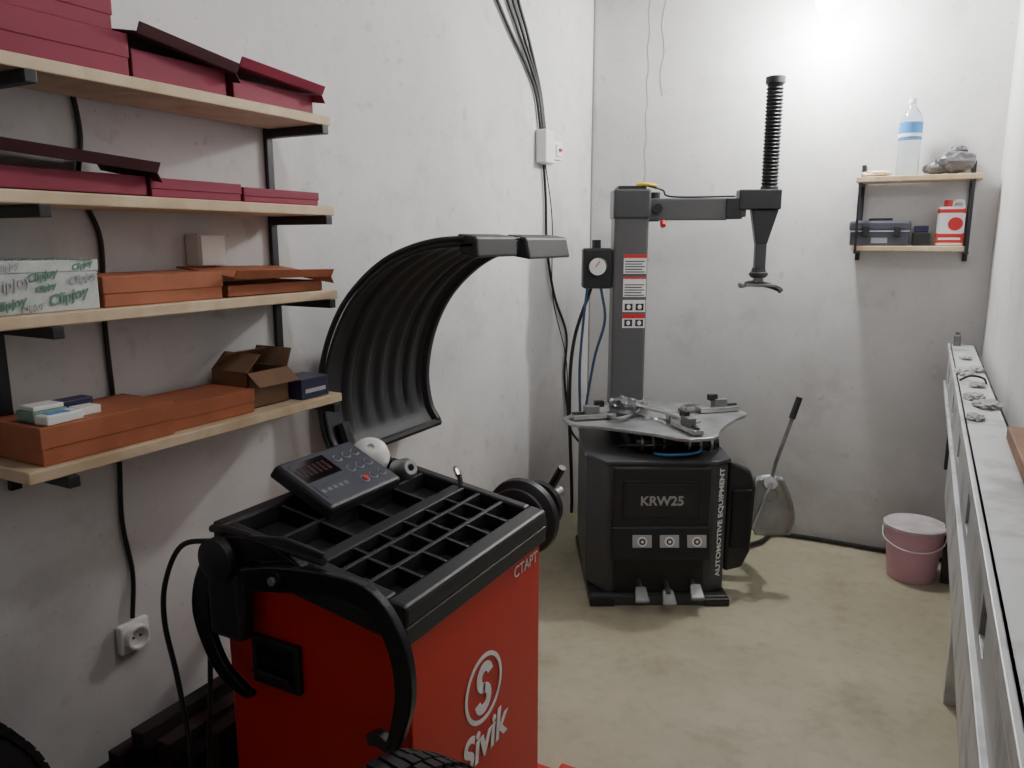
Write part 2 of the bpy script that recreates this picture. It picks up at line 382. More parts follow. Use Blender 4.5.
slab("tray_skirt_operator", X1-.035, X1+e, Y0-e, Y1+e, -.045, 0, bev=.008)
slab("tray_skirt_back", X0-e, X0+.02, Y0-e, Y1+e, -.045, 0, bev=.006)
slab("tray_skirt_near", X0+.02, X1-.035, Y0-e, Y0+.025, -.045, 0, bev=.006)
slab("tray_skirt_far", X0+.02, X1-.035, Y1-.02, Y1+e, -.045, 0, bev=.006)
xs = [X0+.02, -1.20, -1.09, -1.015, -.945, X1-.035]
for i, x in enumerate(xs[1:-1]):
    slab("divider_long_%d" % i, x-.005, x+.005, Y0+.025, Y1-.02, -.045, -.004, bev=.0015)
for i in range(len(xs)-1):
    n = [4, 4, 6, 7, 6][i]
    for k in range(1, n):
        y = Y0+.025+(Y1-.045-Y0)*k/n
        slab("divider_%d_%d" % (i, k), xs[i]+.004, xs[i+1]-.004, y-.005, y+.005, -.045, -.006, bev=.0015)
slab("ledge_middle", -1.09, -1.06, Y0+.025, Y1-.02, -.03, -.003)
for k in range(60):
    i = random.choice([2, 3, 4]); x = random.uniform(xs[i]+.012, xs[i+1]-.012); y = random.uniform(Y0+.04, Y1-.04)
    zc = tz(x)-.045
    box("weight_%d" % k, x-.007, x+.007, y-.003, y+.003, zc, zc+.006, M_STEELD if k % 3 else M_BLACKG, bal, 0)
A = Vector((-1.175, 1.31, .980)); Bv = Vector((-1.175, 1.595, .980)); up = Vector((-.185, 0, .085)); nrm = Vector((.085, 0, .185)).normalized()
thk = -.035
def dpt(u, v, n=0): return A+(Bv-A)*u+up*v+nrm*n
hexa("display_housing", [dpt(0, 0, thk), dpt(1, 0, thk), dpt(1, 1, thk), dpt(0, 1, thk), dpt(.02, .03), dpt(.98, .03), dpt(.98, .97), dpt(.02, .97)], M_BLACKP, bal, .008)
def patch(nm, u0, u1, v0, v1, n0, n1, m, bev=.001):
    hexa(nm, [dpt(u0, v0, n0), dpt(u1, v0, n0), dpt(u1, v1, n0), dpt(u0, v1, n0), dpt(u0, v0, n1), dpt(u1, v0, n1), dpt(u1, v1, n1), dpt(u0, v1, n1)], m, bal, bev)
M_FACE = mat("panel_face", (.075, .08, .10), .4)
M_LINE = mat("panel_print", (.38, .39, .42), .5)
M_LINED = mat("panel_print_dim", (.20, .21, .24), .5)
patch("display_face", .05, .95, .07, .93, 0, .0015, M_FACE)
patch("display_window", .09, .52, .50, .87, .0015, .003, M_GLASS)
patch("display_window_small", .09, .46, .18, .44, .0015, .003, M_FACE)
M_LEDR = mat("red_digits", (.035, .008, .009), .4)
for k in range(6):
    patch("digit_%d" % k, .13+.06*k, .165+.06*k, .60, .78, .003, .0034, M_LEDR)
for k in range(5):
    patch("mark_%d" % k, .11+.07*k, .15+.07*k, .27, .33, .003, .0034, M_LINED)
for k in range(3):
    for j in range(3):
        c = dpt(.62+.12*k, .24+.24*j, .0015)
        lathe("button_%d_%d" % (k, j), c, nrm, [(0, .013), (.003, .012)], M_LINE, bal, 16)
        lathe("button_cap_%d_%d" % (k, j), c, nrm, [(.003, .010), (.0045, .010)], M_FACE, bal, 16)
lathe("button_red", dpt(.62, .24, .0015), nrm, [(.004, .009), (.007, .008)], M_REDP, bal, 16)
box("display_bracket", -1.30, -1.24, 1.38, 1.52, .925, .985, M_BLACKP, bal, .004)
cyl("cone_peg", (-1.325, 1.655, .975), (-1.325, 1.655, 1.03), .012, M_BLACKP, bal)
lathe("white_cone", (-1.330, 1.645, .998), (.45, -.45, .75), [(0, .054), (.012, .056), (.035, .050), (.055, .034), (.06, .020), (.060, .010), (.05, .009)], M_WHITE, bal)
lathe("steel_cone", (-1.25, 1.675, .965), (.75, -.25, .35), [(0, .034), (.045, .030), (.06, .02), (.06, .01), (.01, .01)], M_STEEL, bal)
tube("steel_hook", [(-1.07, 1.71, .93), (-1.07, 1.70, .975), (-1.075, 1.69, .995), (-1.06, 1.68, .98)], .007, M_STEELP, bal)
S = Vector((-1.0, 1.84, .79))
cyl("shaft_bearing", S+Vector((0, -.12, 0)), S+Vector((0, .06, 0)), .05, M_CHAR, bal)
lathe("flange", S, (0, 1, 0), [(.04, .045), (.055, .05), (.06, .085), (.085, .115), (.105, .118), (.115, .108), (.12, .09), (.13, .05), (.14, .02)], M_BLACKP, bal, 40)
lathe("flange_ring", S, (0, 1, 0), [(.066, .096), (.060, .093), (.062, .088), (.068, .09)], M_CHAR, bal, 40)
cyl("shaft", S+Vector((0, .1, 0)), S+Vector((0, .36, 0)), .019, M_STEELP, bal)
for k in range(16):
    lathe("thread_%d" % k, S+Vector((0, .235+.0075*k, 0)), (0, 1, 0), [(0, .019), (.002, .021), (.004, .019)], M_STEELP, bal, 16)
lathe("quick_nut", S+Vector((0, .20, 0)), (0, 1, 0), [(0, .075), (.015, .08), (.03, .05), (.06, .036), (.075, .03)], M_BLACKP, bal, 32)
for s in (-1, 1):
    tube("quick_nut_handle_%d" % (s+1), [S+Vector((s*.01, .25, s*.03)), S+Vector((s*.03, .26, s*.07)), S+Vector((s*.06, .25, s*.12))], .013, M_BLACKP, bal)
prof = cr_spline([(-1.645, 0, .90), (-1.685, 0, .97), (-1.70, 0, 1.10), (-1.665, 0, 1.26), (-1.58, 0, 1.41), (-1.44, 0, 1.53), (-1.28, 0, 1.59), (-1.12, 0, 1.605)], 7)
HY0, HY1 = 1.86, 2.46
ny = 65; v = []; f = []
for i, c in enumerate(prof):
    d = (prof[min(i+1, len(prof)-1)]-prof[max(i-1, 0)]).normalized(); n_ = Vector((-d.z, 0, d.x))
    s = i/(len(prof)-1)
    ya = HY0; yb = HY1
    for j in range(ny):
        w = j/(ny-1); off = 0
        if .12 < s < .84:
            amp = min(1, (s-.12)/.08, (.84-s)/.08)
            ph = (w*7.0) % 1
            if .10 < w < .92 and math.cos((ph-.5)*2*math.pi) > 0: off = -.016*amp*math.cos((ph-.5)*2*math.pi)**.6
        if w < .035 or w > .965: off = -.018
        p = c+n_*off; v.append((p.x, ya+(yb-ya)*w, p.z))
for i in range(len(prof)-1):
    for j in range(ny-1):
        a = i*ny+j; f.append((a, a+1, a+ny+1, a+ny))
hood = mesh_ob("hood_shell", v, f, M_HOOD, bal, smooth=True)
sd = hood.modifiers.new("s", 'SOLIDIFY'); sd.thickness = .007; sd.offset = 0
hexa("hood_lip_near", [(-1.16, HY0, 1.560), (-1.10, HY0, 1.550), (-1.10, 2.10, 1.550), (-1.16, 2.10, 1.560), (-1.17, HY0, 1.618), (-1.105, HY0, 1.610), (-1.105, 2.10, 1.610), (-1.17, 2.10, 1.618)], M_HOOD, bal, .008)
hexa("hood_lip_far", [(-1.15, 2.15, 1.550), (-1.085, 2.15, 1.540), (-1.085, HY1, 1.540), (-1.15, HY1, 1.550), (-1.17, 2.15, 1.618), (-1.10, 2.15, 1.608), (-1.10, HY1, 1.608), (-1.17, HY1, 1.618)], M_HOOD, bal, .008)
box("hood_lip_bridge", -1.17, -1.12, 2.10, 2.15, 1.57, 1.60, M_HOOD, bal, .004)
for nm, y in (("rim_near", HY0+.002), ("rim_far", HY1-.002)):
    tube("hood_"+nm, [(p.x, y, p.z) for p in prof[::4]], .009, M_HOOD, bal)
tube("hood_arm", [(-1.67, 1.93, 1.0), (-1.62, 1.92, .90), (-1.52, 1.88, .84), (-1.40, 1.82, .80), (-1.30, 1.78, .76)], .024, M_BLACKP, bal)
tube("hood_axle", [(-1.64, 1.86, .90), (-1.64, 2.46, .90)], .016, M_BLACKP, bal, sub=0)
yc0, yc1 = 1.055, 1.075
ribbon("caliper_jaw_right", [(-1.20, .905), (-1.10, .927), (-.97, .945), (-.87, .935), (-.81, .86), (-.795, .76), (-.82, .66), (-.835, .635)], [.05, .055, .045, .045, .045, .04, .03, .014], yc0, yc1, M_BLACKG, bal)
ribbon("caliper_jaw_left", [(-1.06, .935), (-1.16, .965), (-1.26, .955), (-1.335, .885), (-1.365, .78), (-1.32, .67), (-1.25, .625), (-1.22, .622)], [.045, .05, .05, .05, .05, .04, .025, .012], yc0+.022, yc1+.02, M_BLACKG, bal)
cyl("caliper_pivot", (-1.10, 1.10, .93), (-1.10, 1.045, .93), .018, M_BLACKG, bal)
cyl("caliper_bolt", (-1.10, 1.05, .93), (-1.10, 1.038, .93), .009, M_STEEL, bal, n=6)
ribbon("caliper_scale", [(-1.20, .985), (-1.10, .992), (-1.0, .985)], [.02, .03, .02], 1.08, 1.09, M_CHAR2, bal)
ribbon("caliper_tip_right", [(-.835, .638), (-.86, .648), (-.885, .640)], [.02, .03, .022], yc0, yc1, M_BLACKG, bal)
box("caliper_hanger", -1.14, -1.06, 1.09, 1.125, .90, .955, M_BLACKP, bal, .004)
lathe("gauge_hub", (-1.28, 1.105, .93), (0, -1, 0), [(0, .05), (.05, .048), (.055, .03)], M_BLACKP, bal)
box("gauge_body", -1.335, -1.235, 1.075, 1.118, .74, .93, M_BLACKP, bal, .012)
tube("gauge_rod", [(-1.33, 1.10, .98), (-1.25, 1.09, .99), (-1.0, 1.085, .975)], .009, M_BLACKP, bal)
box("recess_frame", -1.265, -1.125, Y0-.004, Y0+.012, .62, .735, M_BLACKP, bal, .004)
box("recess_pocket", -1.25, -1.14, Y0-.006, Y0-.003, .635, .72, M_BLACKG, bal, .001)
hexa("recess_lip", [(-1.25, Y0-.006, .635), (-1.14, Y0-.006, .635), (-1.14, Y0-.022, .66), (-1.25, Y0-.022, .66), (-1.25, Y0-.004, .655), (-1.14, Y0-.004, .655), (-1.14, Y0-.020, .665), (-1.25, Y0-.020, .665)], M_BLACKP, bal, .002)
tube("sensor_cable", [(-1.30, 1.08, .965), (-1.37, 1.05, .95), (-1.42, 1.04, .86), (-1.435, 1.04, .76), (-1.41, 1.04, .64), (-1.375, 1.03, .5), (-1.365, 1.02, .38), (-1.37, 1.02, .15), (-1.40, 1.02, .012)], .006, M_CABLE, bal)
tube("sensor_cord", [(-1.345, 1.09, .80), (-1.358, 1.085, .6), (-1.375, 1.07, .3), (-1.39, 1.06, .01)], .006, M_CABLE, bal)
def ring(nm, c, r0, r1, m, a0=0, a1=2*math.pi, n=48, sx=1, parent=bal):
    v = []; f = []
    for i in range(n+1):
        a = a0+(a1-a0)*i/n
        for r in (r0, r1):
            v.append((X1+.0012, c[0]+r*math.cos(a)*sx, c[1]+r*math.sin(a)))
    for i in range(n): f.append((2*i, 2*i+1, 2*i+3, 2*i+2))
    ob = mesh_ob(nm, v, f, m, parent); s = ob.modifiers.new("s", 'SOLIDIFY'); s.thickness = .001; return ob
LC = (1.430, .560)
ring("logo_ring", LC, .075, .086, M_WHITEP)
ring("logo_s_top", (LC[0]+.004, LC[1]+.026), .014, .038, M_WHITEP, R(10), R(270), 30)
ring("logo_s_bottom", (LC[0]-.004, LC[1]-.026), .014, .038, M_WHITEP, R(-170), R(90), 30)
text("logo_text", "Sivik", (X1+.002, 1.43, .420), (0, 1, 0), (0, 0, 1), .115, M_WHITEP, bal, bold=.003, shear=.15)
text("start_text", "CTAPT", (X1+.002, 1.645, .785), (0, 1, 0), (0, 0, 1), .042, M_WHITEP, bal)

# ------------------------------------------------------------------ tyres
def tyre(name, c, axis, Ro, w, rim=.2):
    g = group(name); hw = w/2
    prof = [(-hw*.8, rim), (-hw, rim+.02), (-hw*1.05, (rim+Ro)/2), (-hw*.95, Ro-.03), (-hw*.8, Ro-.008), (-hw*.3, Ro), (hw*.3, Ro), (hw*.8, Ro-.008), (hw*.95, Ro-.03), (hw*1.05, (rim+Ro)/2), (hw, rim+.02), (hw*.8, rim), (0, rim+.015), (-hw*.8, rim)]
    p = Vector(c); ax = Vector(axis).normalized(); u, wv = frame(ax); n = 64; v = []; f = []
    for (t, r) in prof[:-1]:
        for i in range(n):
            a = 2*math.pi*i/n; v.append(p+ax*t+(u*math.cos(a)+wv*math.sin(a))*r)
    K = len(prof)-1
    for k in range(K):
        for i in range(n):
            j = (i+1) % n; k2 = (k+1) % K; f.append((k*n+i, k*n+j, k2*n+j, k2*n+i))
    mesh_ob("carcass", v, f, M_RUBBER, g, smooth=True)
    v = []; f = []
    for i in range(60):
        a = 2*math.pi*i/60; da = 2*math.pi/60*.36
        for q, (s0, s1) in enumerate(((-.92, -.5), (-.42, -.04), (.04, .42), (.5, .92))):
            sh_ = .5*2*math.pi/60*(q % 2); b0 = len(v)
            for rr in (Ro-.012, Ro+.009-(.006 if q in (0, 3) else 0)):
                for (t, aa) in ((s0, a-da), (s1, a-da+.02), (s1, a+da+.02), (s0, a+da)):
                    v.append(p+ax*t*hw+(u*math.cos(aa+sh_)+wv*math.sin(aa+sh_))*rr)
            f += [tuple(b0+x for x in q4) for q4 in ((0, 1, 2, 3), (4, 5, 6, 7), (0, 1, 5, 4), (1, 2, 6, 5), (2, 3, 7, 6), (3, 0, 4, 7))]
    mesh_ob("tread", v, f, M_RUBBER, g)
    return g
tyre("tyre", (-.74, .91, .343), (1, 0, .0), .333, .16, .21)
tyre("tyre", (-1.64, .47, .382), (1, .05, 0), .372, .19, .2)
g = group("storage_crate")
box("body", -1.74, -1.46, 1.04, 1.50, 0, .27, M_JUNK, g, .01)
box("rim", -1.75, -1.45, 1.03, 1.51, .25, .285, M_JUNK, g, .006)
g = group("wood_offcuts")
for k in range(5):
    box("offcut_%d" % k, -1.73+.055*k, -1.685+.055*k, 1.06+.03*k, 1.44+.01*k, .2855, .325+.03*((k*2) % 3), M_JUNK if k % 2 else M_JUNK2, g, .003)

# ------------------------------------------------------------------ tyre changer
tc = group("tire_changer", (-.947, 3.165, 0), R(28.3))
box("base_left_foot", -.31, -.20, -.06, .70, 0, .035, M_CHAR2, tc, .004)
box("base_right_foot", .20, .31, -.06, .70, 0, .035, M_CHAR2, tc, .004)
box("base_front_bar", -.30, .30, -.05, -.01, .0, .045, M_CHAR, tc, .004)
prism("body", [(-.235, 0, .035), (.235, 0, .035), (.305, .05, .035), (.315, .62, .035), (-.30, .72, .035), (-.315, .14, .035)], (0, 0, .60), M_CHAR, tc, .008)
prism("body_top_plate", [(-.245, -.008, .635), (.245, -.008, .635), (.315, .045, .635), (.325, .63, .635), (-.31, .73, .635), (-.325, .135, .635)], (0, 0, .018), M_CHAR, tc, .004)
box("front_panel", -.215, .215, -.02, .0, .20, .63, M_CHAR2, tc, .012)
box("front_badge", -.17, .17, -.026, -.018, .39, .57, M_BLACKP, tc, .01)
box("badge_inner", -.155, .155, -.029, -.025, .405, .555, M_CHAR2, tc, .008)
text("badge_text", "KRW25", (.0, -.030, .478), (1, 0, 0), (0, 0, 1), .058, M_WPRINTD, tc, bold=.0015)
hexa("pedal_hood", [(-.215, -.06, .22), (.215, -.06, .22), (.215, 0, .22), (-.215, 0, .22), (-.215, -.028, .36), (.215, -.028, .36), (.215, 0, .36), (-.215, 0, .36)], M_CHAR2, tc, .006)
for k, x in enumerate((-.085, .035, .155)):
    cxx = Vector((x, -.049, .30)); nn = Vector((0, -.975, .222))
    hexa("icon_plate_%d" % k, [cxx+Vector((-.042, -.0055, -.026)), cxx+Vector((.042, -.0055, -.026)), cxx+Vector((.042, .008, -.026)), cxx+Vector((-.042, .008, -.026)),
         cxx+Vector((-.042, .0065, .026)), cxx+Vector((.042, .0065, .026)), cxx+Vector((.042, .02, .026)), cxx+Vector((-.042, .02, .026))], M_WPRINTD, tc, .001)
    lathe("icon_%d" % k, cxx, nn, [(0, .022), (.003, .022)], M_WHITEP, tc, 20)
    lathe("icon_ring_%d" % k, cxx+nn*.001, nn, [(0, .014), (.0030, .014)], M_CHAR2, tc, 16)
    lathe("icon_dot_%d" % k, cxx+nn*.001, nn, [(0, .007), (.0040, .007)], M_WHITEP, tc, 12)
box("kick_panel", -.20, .20, -.012, .0, .035, .22, M_BLACKP, tc, .004)
for k, x in enumerate((-.09, .03, .15)):
    tube("pedal_arm_%d" % k, [(x, 0, .10), (x, -.06, .09), (x, -.09, .075)], .012, M_CHAR, tc)
    dz = (0, -.015, .012)[k]
    hexa("pedal_%d" % k, [(x-.032, -.135, .050+dz), (x+.032, -.135, .050+dz), (x+.024, -.07, .090+dz), (x-.024, -.07, .090+dz), (x-.032, -.135, .063+dz), (x+.032, -.135, .063+dz), (x+.024, -.07, .103+dz), (x-.024, -.07, .103+dz)], M_STEELD, tc, .006)
xd = Vector((.070, .05, 0)).normalized(); nn = Vector((.05, -.070, 0)).normalized()
c0 = Vector((.270, .025, .36))+nn*.004
text("side_print", "AUTOMOTIVE EQUIPMENT", c0, (0, 0, 1), -xd, .042, M_WHITEP, tc, bold=.001)
prism("bead_bumper", [(.318, .08, .10), (.40, .08, .12), (.435, .08, .20), (.445, .08, .50), (.42, .08, .58), (.318, .08, .63)], (0, .06, 0), M_CHAR2, tc, .014)
box("bumper_pad", .335, .425, .064, .082, .22, .50, M_RUBBER, tc, .012)
cyl("table_pedestal", (.05, .40, .65), (.05, .40, .735), .12, M_CHAR2, tc)
box("gearbox", -.12, .22, .18, .56, .653, .71, M_BLACKP, tc, .01)
for k, (x, y) in enumerate(((-.10, .13), (.11, .12))):
    cyl("clamp_cylinder_%d" % k, (x, y, .70), (x+.16, y+.01, .70), .034, M_BLACKG, tc)
    for s in range(3): cyl("cylinder_band_%d_%d" % (k, s), (x+.02+.05*s, y+.002, .70), (x+.03+.05*s, y+.003, .70), .037, M_STEEL, tc)
tube("air_hose_1", [(-.02, .08, .665), (0, .04, .670), (.08, .02, .675), (.17, .05, .68), (.2, .12, .70)], .006, M_BLUE, tc)
tube("air_hose_2", [(-.16, .2, .66), (-.14, .12, .69), (-.05, .08, .70), (.05, .08, .71)], .007, M_BLACKG, tc)
TCX, TCY, TZ = .045, .40, .75
def pol(r, a): return (TCX+r*math.cos(a), TCY+r*math.sin(a), TZ)
out = []; A0 = R(14)
for k in range(4):
    a = A0+k*math.pi/2
    for (r, da) in ((.435, -13), (.46, -7), (.46, 7), (.435, 13), (.375, 24), (.345, 45), (.375, 66)):
        out.append(pol(r, a+R(da)))
prism("turntable", out, (0, 0, .016), M_STEEL, tc, .004)
lathe("turntable_hub", (TCX, TCY, TZ+.016), (0, 0, 1), [(0, .10), (.010, .095), (.016, .05), (.022, .02)], M_STEELP, tc)
for k in range(4):
    a = A0+k*math.pi/2; d = Vector((math.cos(a), math.sin(a), 0)); q = Vector((-d.y, d.x, 0)); c = Vector((TCX, TCY, TZ+.016))
    def bar(nm, r0, r1, hw, z0, z1, m, hw1=None, o=0):
        hw1 = hw if hw1 is None else hw1
        P = [c+d*r0-q*hw+q*o, c+d*r1-q*hw1+q*o, c+d*r1+q*hw1+q*o, c+d*r0+q*hw+q*o]
        hexa(nm, [p+Vector((0, 0, z0)) for p in P]+[p+Vector((0, 0, z1)) for p in P], m, tc, .003)
    bar("guide_l_%d" % k, .10, .43, .050, .0, .002, M_STEELP)
    bar("slot_%d" % k, .08, .44, .016, .002, .005, M_BLACKP)
    bar("slide_%d" % k, .22, .43, .034, .005, .028, M_STEELP, .026)
    bar("jaw_%d" % k, .30, .37, .024, .028, .066, M_STEELD, .018)
    bar("jaw_hook_%d" % k, .275, .32, .018, .058, .088, M_CHAR2, .012)
    bar("slide_rib_%d" % k, .37, .43, .006, .028, .038, M_CHAR2)
    cyl("pin_%d" % k, c+d*.14+Vector((0, 0, .01)), c+d*.14+Vector((0, 0, .034)), .016, M_STEELP, tc)
    p1 = c+d*.12+Vector((0, 0, .02)); p2 = c+d*.24+q*.10+Vector((0, 0, .018)); p3 = c+d*.26+q*.03+Vector((0, 0, .018))
    tube("link_%d" % k, [p1, (p1+p2)/2+q*.02, p2, p3], .009, M_STEELD, tc)
sphere("rag", (TCX-.16, TCY-.03, TZ+.06), .055, M_BAG, tc, (1.2, 1, .95), .2)
tube("bead_lever", [(TCX-.22, TCY+.02, TZ+.085), (TCX-.10, TCY-.05, TZ+.075), (TCX+.02, TCY-.16, TZ+.065), (TCX+.08, TCY-.24, TZ+.06)], .012, M_STEELP, tc)
CX, CY = -.065, .69
box("column", CX-.085, CX+.085, CY-.07, CY+.07, .60, 1.80, M_COLUMN, tc, .012)
box("column_cap", CX-.092, CX+.092, CY-.078, CY+.078, 1.70, 1.845, M_CHAR, tc, .012)
box("column_cap_top", CX-.07, CX+.07, CY-.06, CY+.06, 1.845, 1.86, M_CHAR2, tc, .004)
for k, (z0, z1, hd) in enumerate(((1.435, 1.53, .018), (1.32, 1.42, .010), (1.245, 1.305, 0), (1.165, 1.235, .022))):
    box("sticker_%d" % k, CX-.035, CX+.078, CY-.0715, CY-.069, z0, z1, M_WHITEP, tc, 0)
    if hd: box("sticker_head_%d" % k, CX-.035, CX+.078, CY-.0725, CY-.071, z1-hd, z1, M_REDP, tc, 0)
    if k in (2, 3):
        for j in range(2):
            box("sticker_picto_%d_%d" % (k, j), CX-.025+.055*j, CX+.015+.055*j, CY-.0722, CY-.071, z0+.008, z0+.042, M_CHAR2, tc, 0)
            sphere("sticker_figure_%d_%d" % (k, j), (CX-.005+.055*j, CY-.072, z0+.025), .010, M_WHITEP, tc, (1, .15, 1.2))
    else:
        for j in range(5):
            box("sticker_line_%d_%d" % (k, j), CX-.028, CX+.07-.012*(j % 2), CY-.0722, CY-.071, z0+.006+.013*j, z0+.011+.013*j, M_CHAR2, tc, 0)
p0 = Vector((CX, CY, 0)); ang = R(-6.0); ad = Vector((math.cos(ang), math.sin(ang), 0)); aq = Vector((-ad.y, ad.x, 0))
def abar(nm, r0, r1, hw, z0, z1, m, bev=.006, z0b=None, z1b=None):
    z0b = z0 if z0b is None else z0b; z1b = z1 if z1b is None else z1b
    P = [(r0, -hw, z0), (r1, -hw, z0b), (r1, hw, z0b), (r0, hw, z0), (r0, -hw, z1), (r1, -hw, z1b), (r1, hw, z1b), (r0, hw, z1)]
    return hexa(nm, [p0+ad*a+aq*b+Vector((0, 0, cz)) for a, b, cz in P], m, tc, bev)
cyl("arm_hinge", p0+ad*.115+Vector((0, 0, 1.69)), p0+ad*.115+Vector((0, 0, 1.83)), .03, M_CHAR2, tc)
abar("arm_outer", .08, .47, .038, 1.695, 1.80, M_COLUMN)
abar("arm_inner", .44, .56, .030, 1.71, 1.795, M_CHAR)
abar("arm_head_box", .52, .72, .05, 1.745, 1.84, M_CHAR2)
abar("arm_lock_plate", .46, .54, .045, 1.70, 1.80, M_CHAR2)
cyl("arm_knob", p0+ad*.13+aq*-.04+Vector((0, 0, 1.75)), p0+ad*.13+aq*-.075+Vector((0, 0, 1.75)), .024, M_CHAR2, tc)
cyl("arm_valve", p0+ad*.16+aq*-.03+Vector((0, 0, 1.688)), p0+ad*.16+aq*-.05+Vector((0, 0, 1.668)), .014, M_REDP, tc)
tube("yellow_clip", [p0+Vector((.02, -.05, 1.862)), p0+Vector((.06, -.06, 1.868)), p0+Vector((.12, -.05, 1.86))], .009, M_YEL, tc)
tube("arm_air_line", [p0+Vector((.07, -.06, 1.86)), p0+ad*.15+Vector((0, -.03, 1.84)), p0+ad*.2+Vector((0, -.03, 1.808)), p0+ad*.5+Vector((0, -.035, 1.808))], .005, M_CABLE, tc)
hp = p0+ad*.668
pr = [(0, .042), (.01, .042)]
for k in range(28): pr += [(.013+.0168*k, .042), (.0215+.0168*k, .034)]
pr += [(.487, .04), (.49, .046), (.52, .046), (.525, .03)]
lathe("spring_bellows", hp+Vector((0, 0, 1.84)), (0, 0, 1), pr, M_BLACKP, tc, 28)
def vb(nm, xa, xb, xc, xd_, z0, z1, hw, m):
    P = [(xa, -hw, z0), (xb, -hw, z0), (xb, hw, z0), (xa, hw, z0), (xc, -hw, z1), (xd_, -hw, z1), (xd_, hw, z1), (xc, hw, z1)]
    hexa(nm, [p0+ad*a+aq*b+Vector((0, 0, cz)) for a, b, cz in P], m, tc, .005)
vb("post_bracket", .615, .668, .585, .715, 1.58, 1.745, .03, M_CHAR2)
vb("post", .615, .668, .615, .668, 1.44, 1.60, .025, M_CHAR)
lathe("head_collar", p0+ad*.64+Vector((0, 0, 1.415)), (0, 0, 1), [(0, .034), (.012, .046), (.024, .046), (.03, .036), (.05, .032)], M_CHAR2, tc)
vb("mount_head_stem", .615, .665, .62, .66, 1.37, 1.425, .022, M_STEELD)
mh = p0+ad*.64
tube("mount_head", [mh+ad*-.085+Vector((0, -.02, 1.378)), mh+ad*-.03+Vector((0, -.01, 1.388)), mh+ad*.04+Vector((0, -.02, 1.380)), mh+ad*.09+Vector((0, -.03, 1.362)), mh+ad*.10+Vector((0, -.04, 1.35))], .014, M_CHAR2, tc)
prism("mount_head_plate", [mh+ad*-.07+Vector((0, -.03, 1.372)), mh+ad*.07+Vector((0, -.045, 1.372)), mh+ad*.09+Vector((0, .01, 1.372)), mh+ad*.02+Vector((0, .045, 1.372)), mh+ad*-.06+Vector((0, .03, 1.372))], (0, 0, .014), M_STEELD, tc, .003)
lathe("mount_head_roller", mh+ad*-.085+Vector((0, -.02, 1.365)), (0, 0, 1), [(0, .012), (.01, .018), (.025, .018), (.03, .01)], M_STEELP, tc)
box("regulator_box", CX-.235, CX-.09, CY-.06, CY+.04, 1.36, 1.56, M_CHAR2, tc, .012)
lathe("gauge_case", (CX-.165, CY-.06, 1.47), (0, -1, 0), [(0, .05), (.02, .05), (.024, .044)], M_BLACKG, tc, 28)
lathe("gauge_dial", (CX-.165, CY-.084, 1.47), (0, -1, 0), [(0, .042), (.002, .042)], M_GAUGE, tc, 28)
box("gauge_needle", CX-.167, CX-.163, CY-.088, CY-.0865, 1.465, 1.50, M_REDP, tc, 0, Matrix.Rotation(.6, 3, 'Y'))
cyl("regulator_knob", (CX-.165, CY-.01, 1.56), (CX-.165, CY-.01, 1.60), .022, M_BLACKP, tc)
tube("air_hose_blue", [(CX-.21, CY-.03, 1.36), (CX-.225, CY-.03, 1.2), (CX-.24, CY-.02, .95), (CX-.23, CY, .66)], .007, M_HOSE, tc)
tube("air_hose_blue_2", [(CX-.14, CY-.03, 1.36), (CX-.12, CY-.05, 1.2), (CX-.17, CY-.05, 1.0), (CX-.22, CY-.04, .66)], .007, M_HOSE, tc)
tube("air_hose_black", [(CX-.19, CY-.02, 1.36), (CX-.27, CY-.02, 1.1), (CX-.29, CY-.02, .8), (CX-.27, CY, .3), (CX-.265, CY+.05, .15)], .009, M_CABLE, tc)
tube("breaker_arm", [(.30, .60, .42), (.42, .55, .42), (.54, .42, .42), (.57, .22, .42)], .028, M_CHAR, tc)
cyl("breaker_ram", (.31, .30, .40), (.57, .26, .41), .03, M_CHAR2, tc)
v = []; f = []; NU, NV = 16, 12
for i in range(NU):
    for j in range(NV):
        a = -1.2+2.4*i/(NU-1); b = j/(NV-1)
        rr = .065+.050*math.sin(min(1, b*1.5)*math.pi/2)-.030*max(0, b-.75)*4*abs(a)/1.2
        v.append((.515+rr*math.sin(a)+.02*b, .10+.06*math.cos(a)-.03*b, .54-.26*b-.02*math.cos(a)*b))
for i in range(NU-1):
    for j in range(NV-1): f.append((i*NV+j, i*NV+j+1, (i+1)*NV+j+1, (i+1)*NV+j))
bl = mesh_ob("breaker_blade", v, f, M_STEEL, tc, smooth=True); s = bl.modifiers.new("s", 'SOLIDIFY'); s.thickness = .012
cyl("blade_pivot", (.54, .23, .44), (.53, .13, .45), .028, M_STEELP, tc)
cyl("blade_boss", (.525, .15, .50), (.52, .115, .515), .03, M_STEELP, tc)
tube("breaker_handle", [(.53, .14, .50), (.55, .15, .60), (.60, .17, .74), (.645, .19, .86)], .009, M_STEELD, tc)
tube("handle_grip", [(.62, .178, .80), (.648, .192, .875), (.655, .195, .895)], .015, M_BLACKP, tc)
tube("breaker_lever", [(.44, .10, .30), (.47, .08, .42), (.52, .10, .52)], .008, M_STEEL, tc)
tube("floor_air_hose", [(-.78, 3.85, .02), (-.66, 4.05, .018), (-.62, 4.20, .016), (-.45, 4.235, .016), (-.15, 4.235, .016), (.05, 4.24, .016), (.22, 4.24, .016)], .012, M_CABLE)

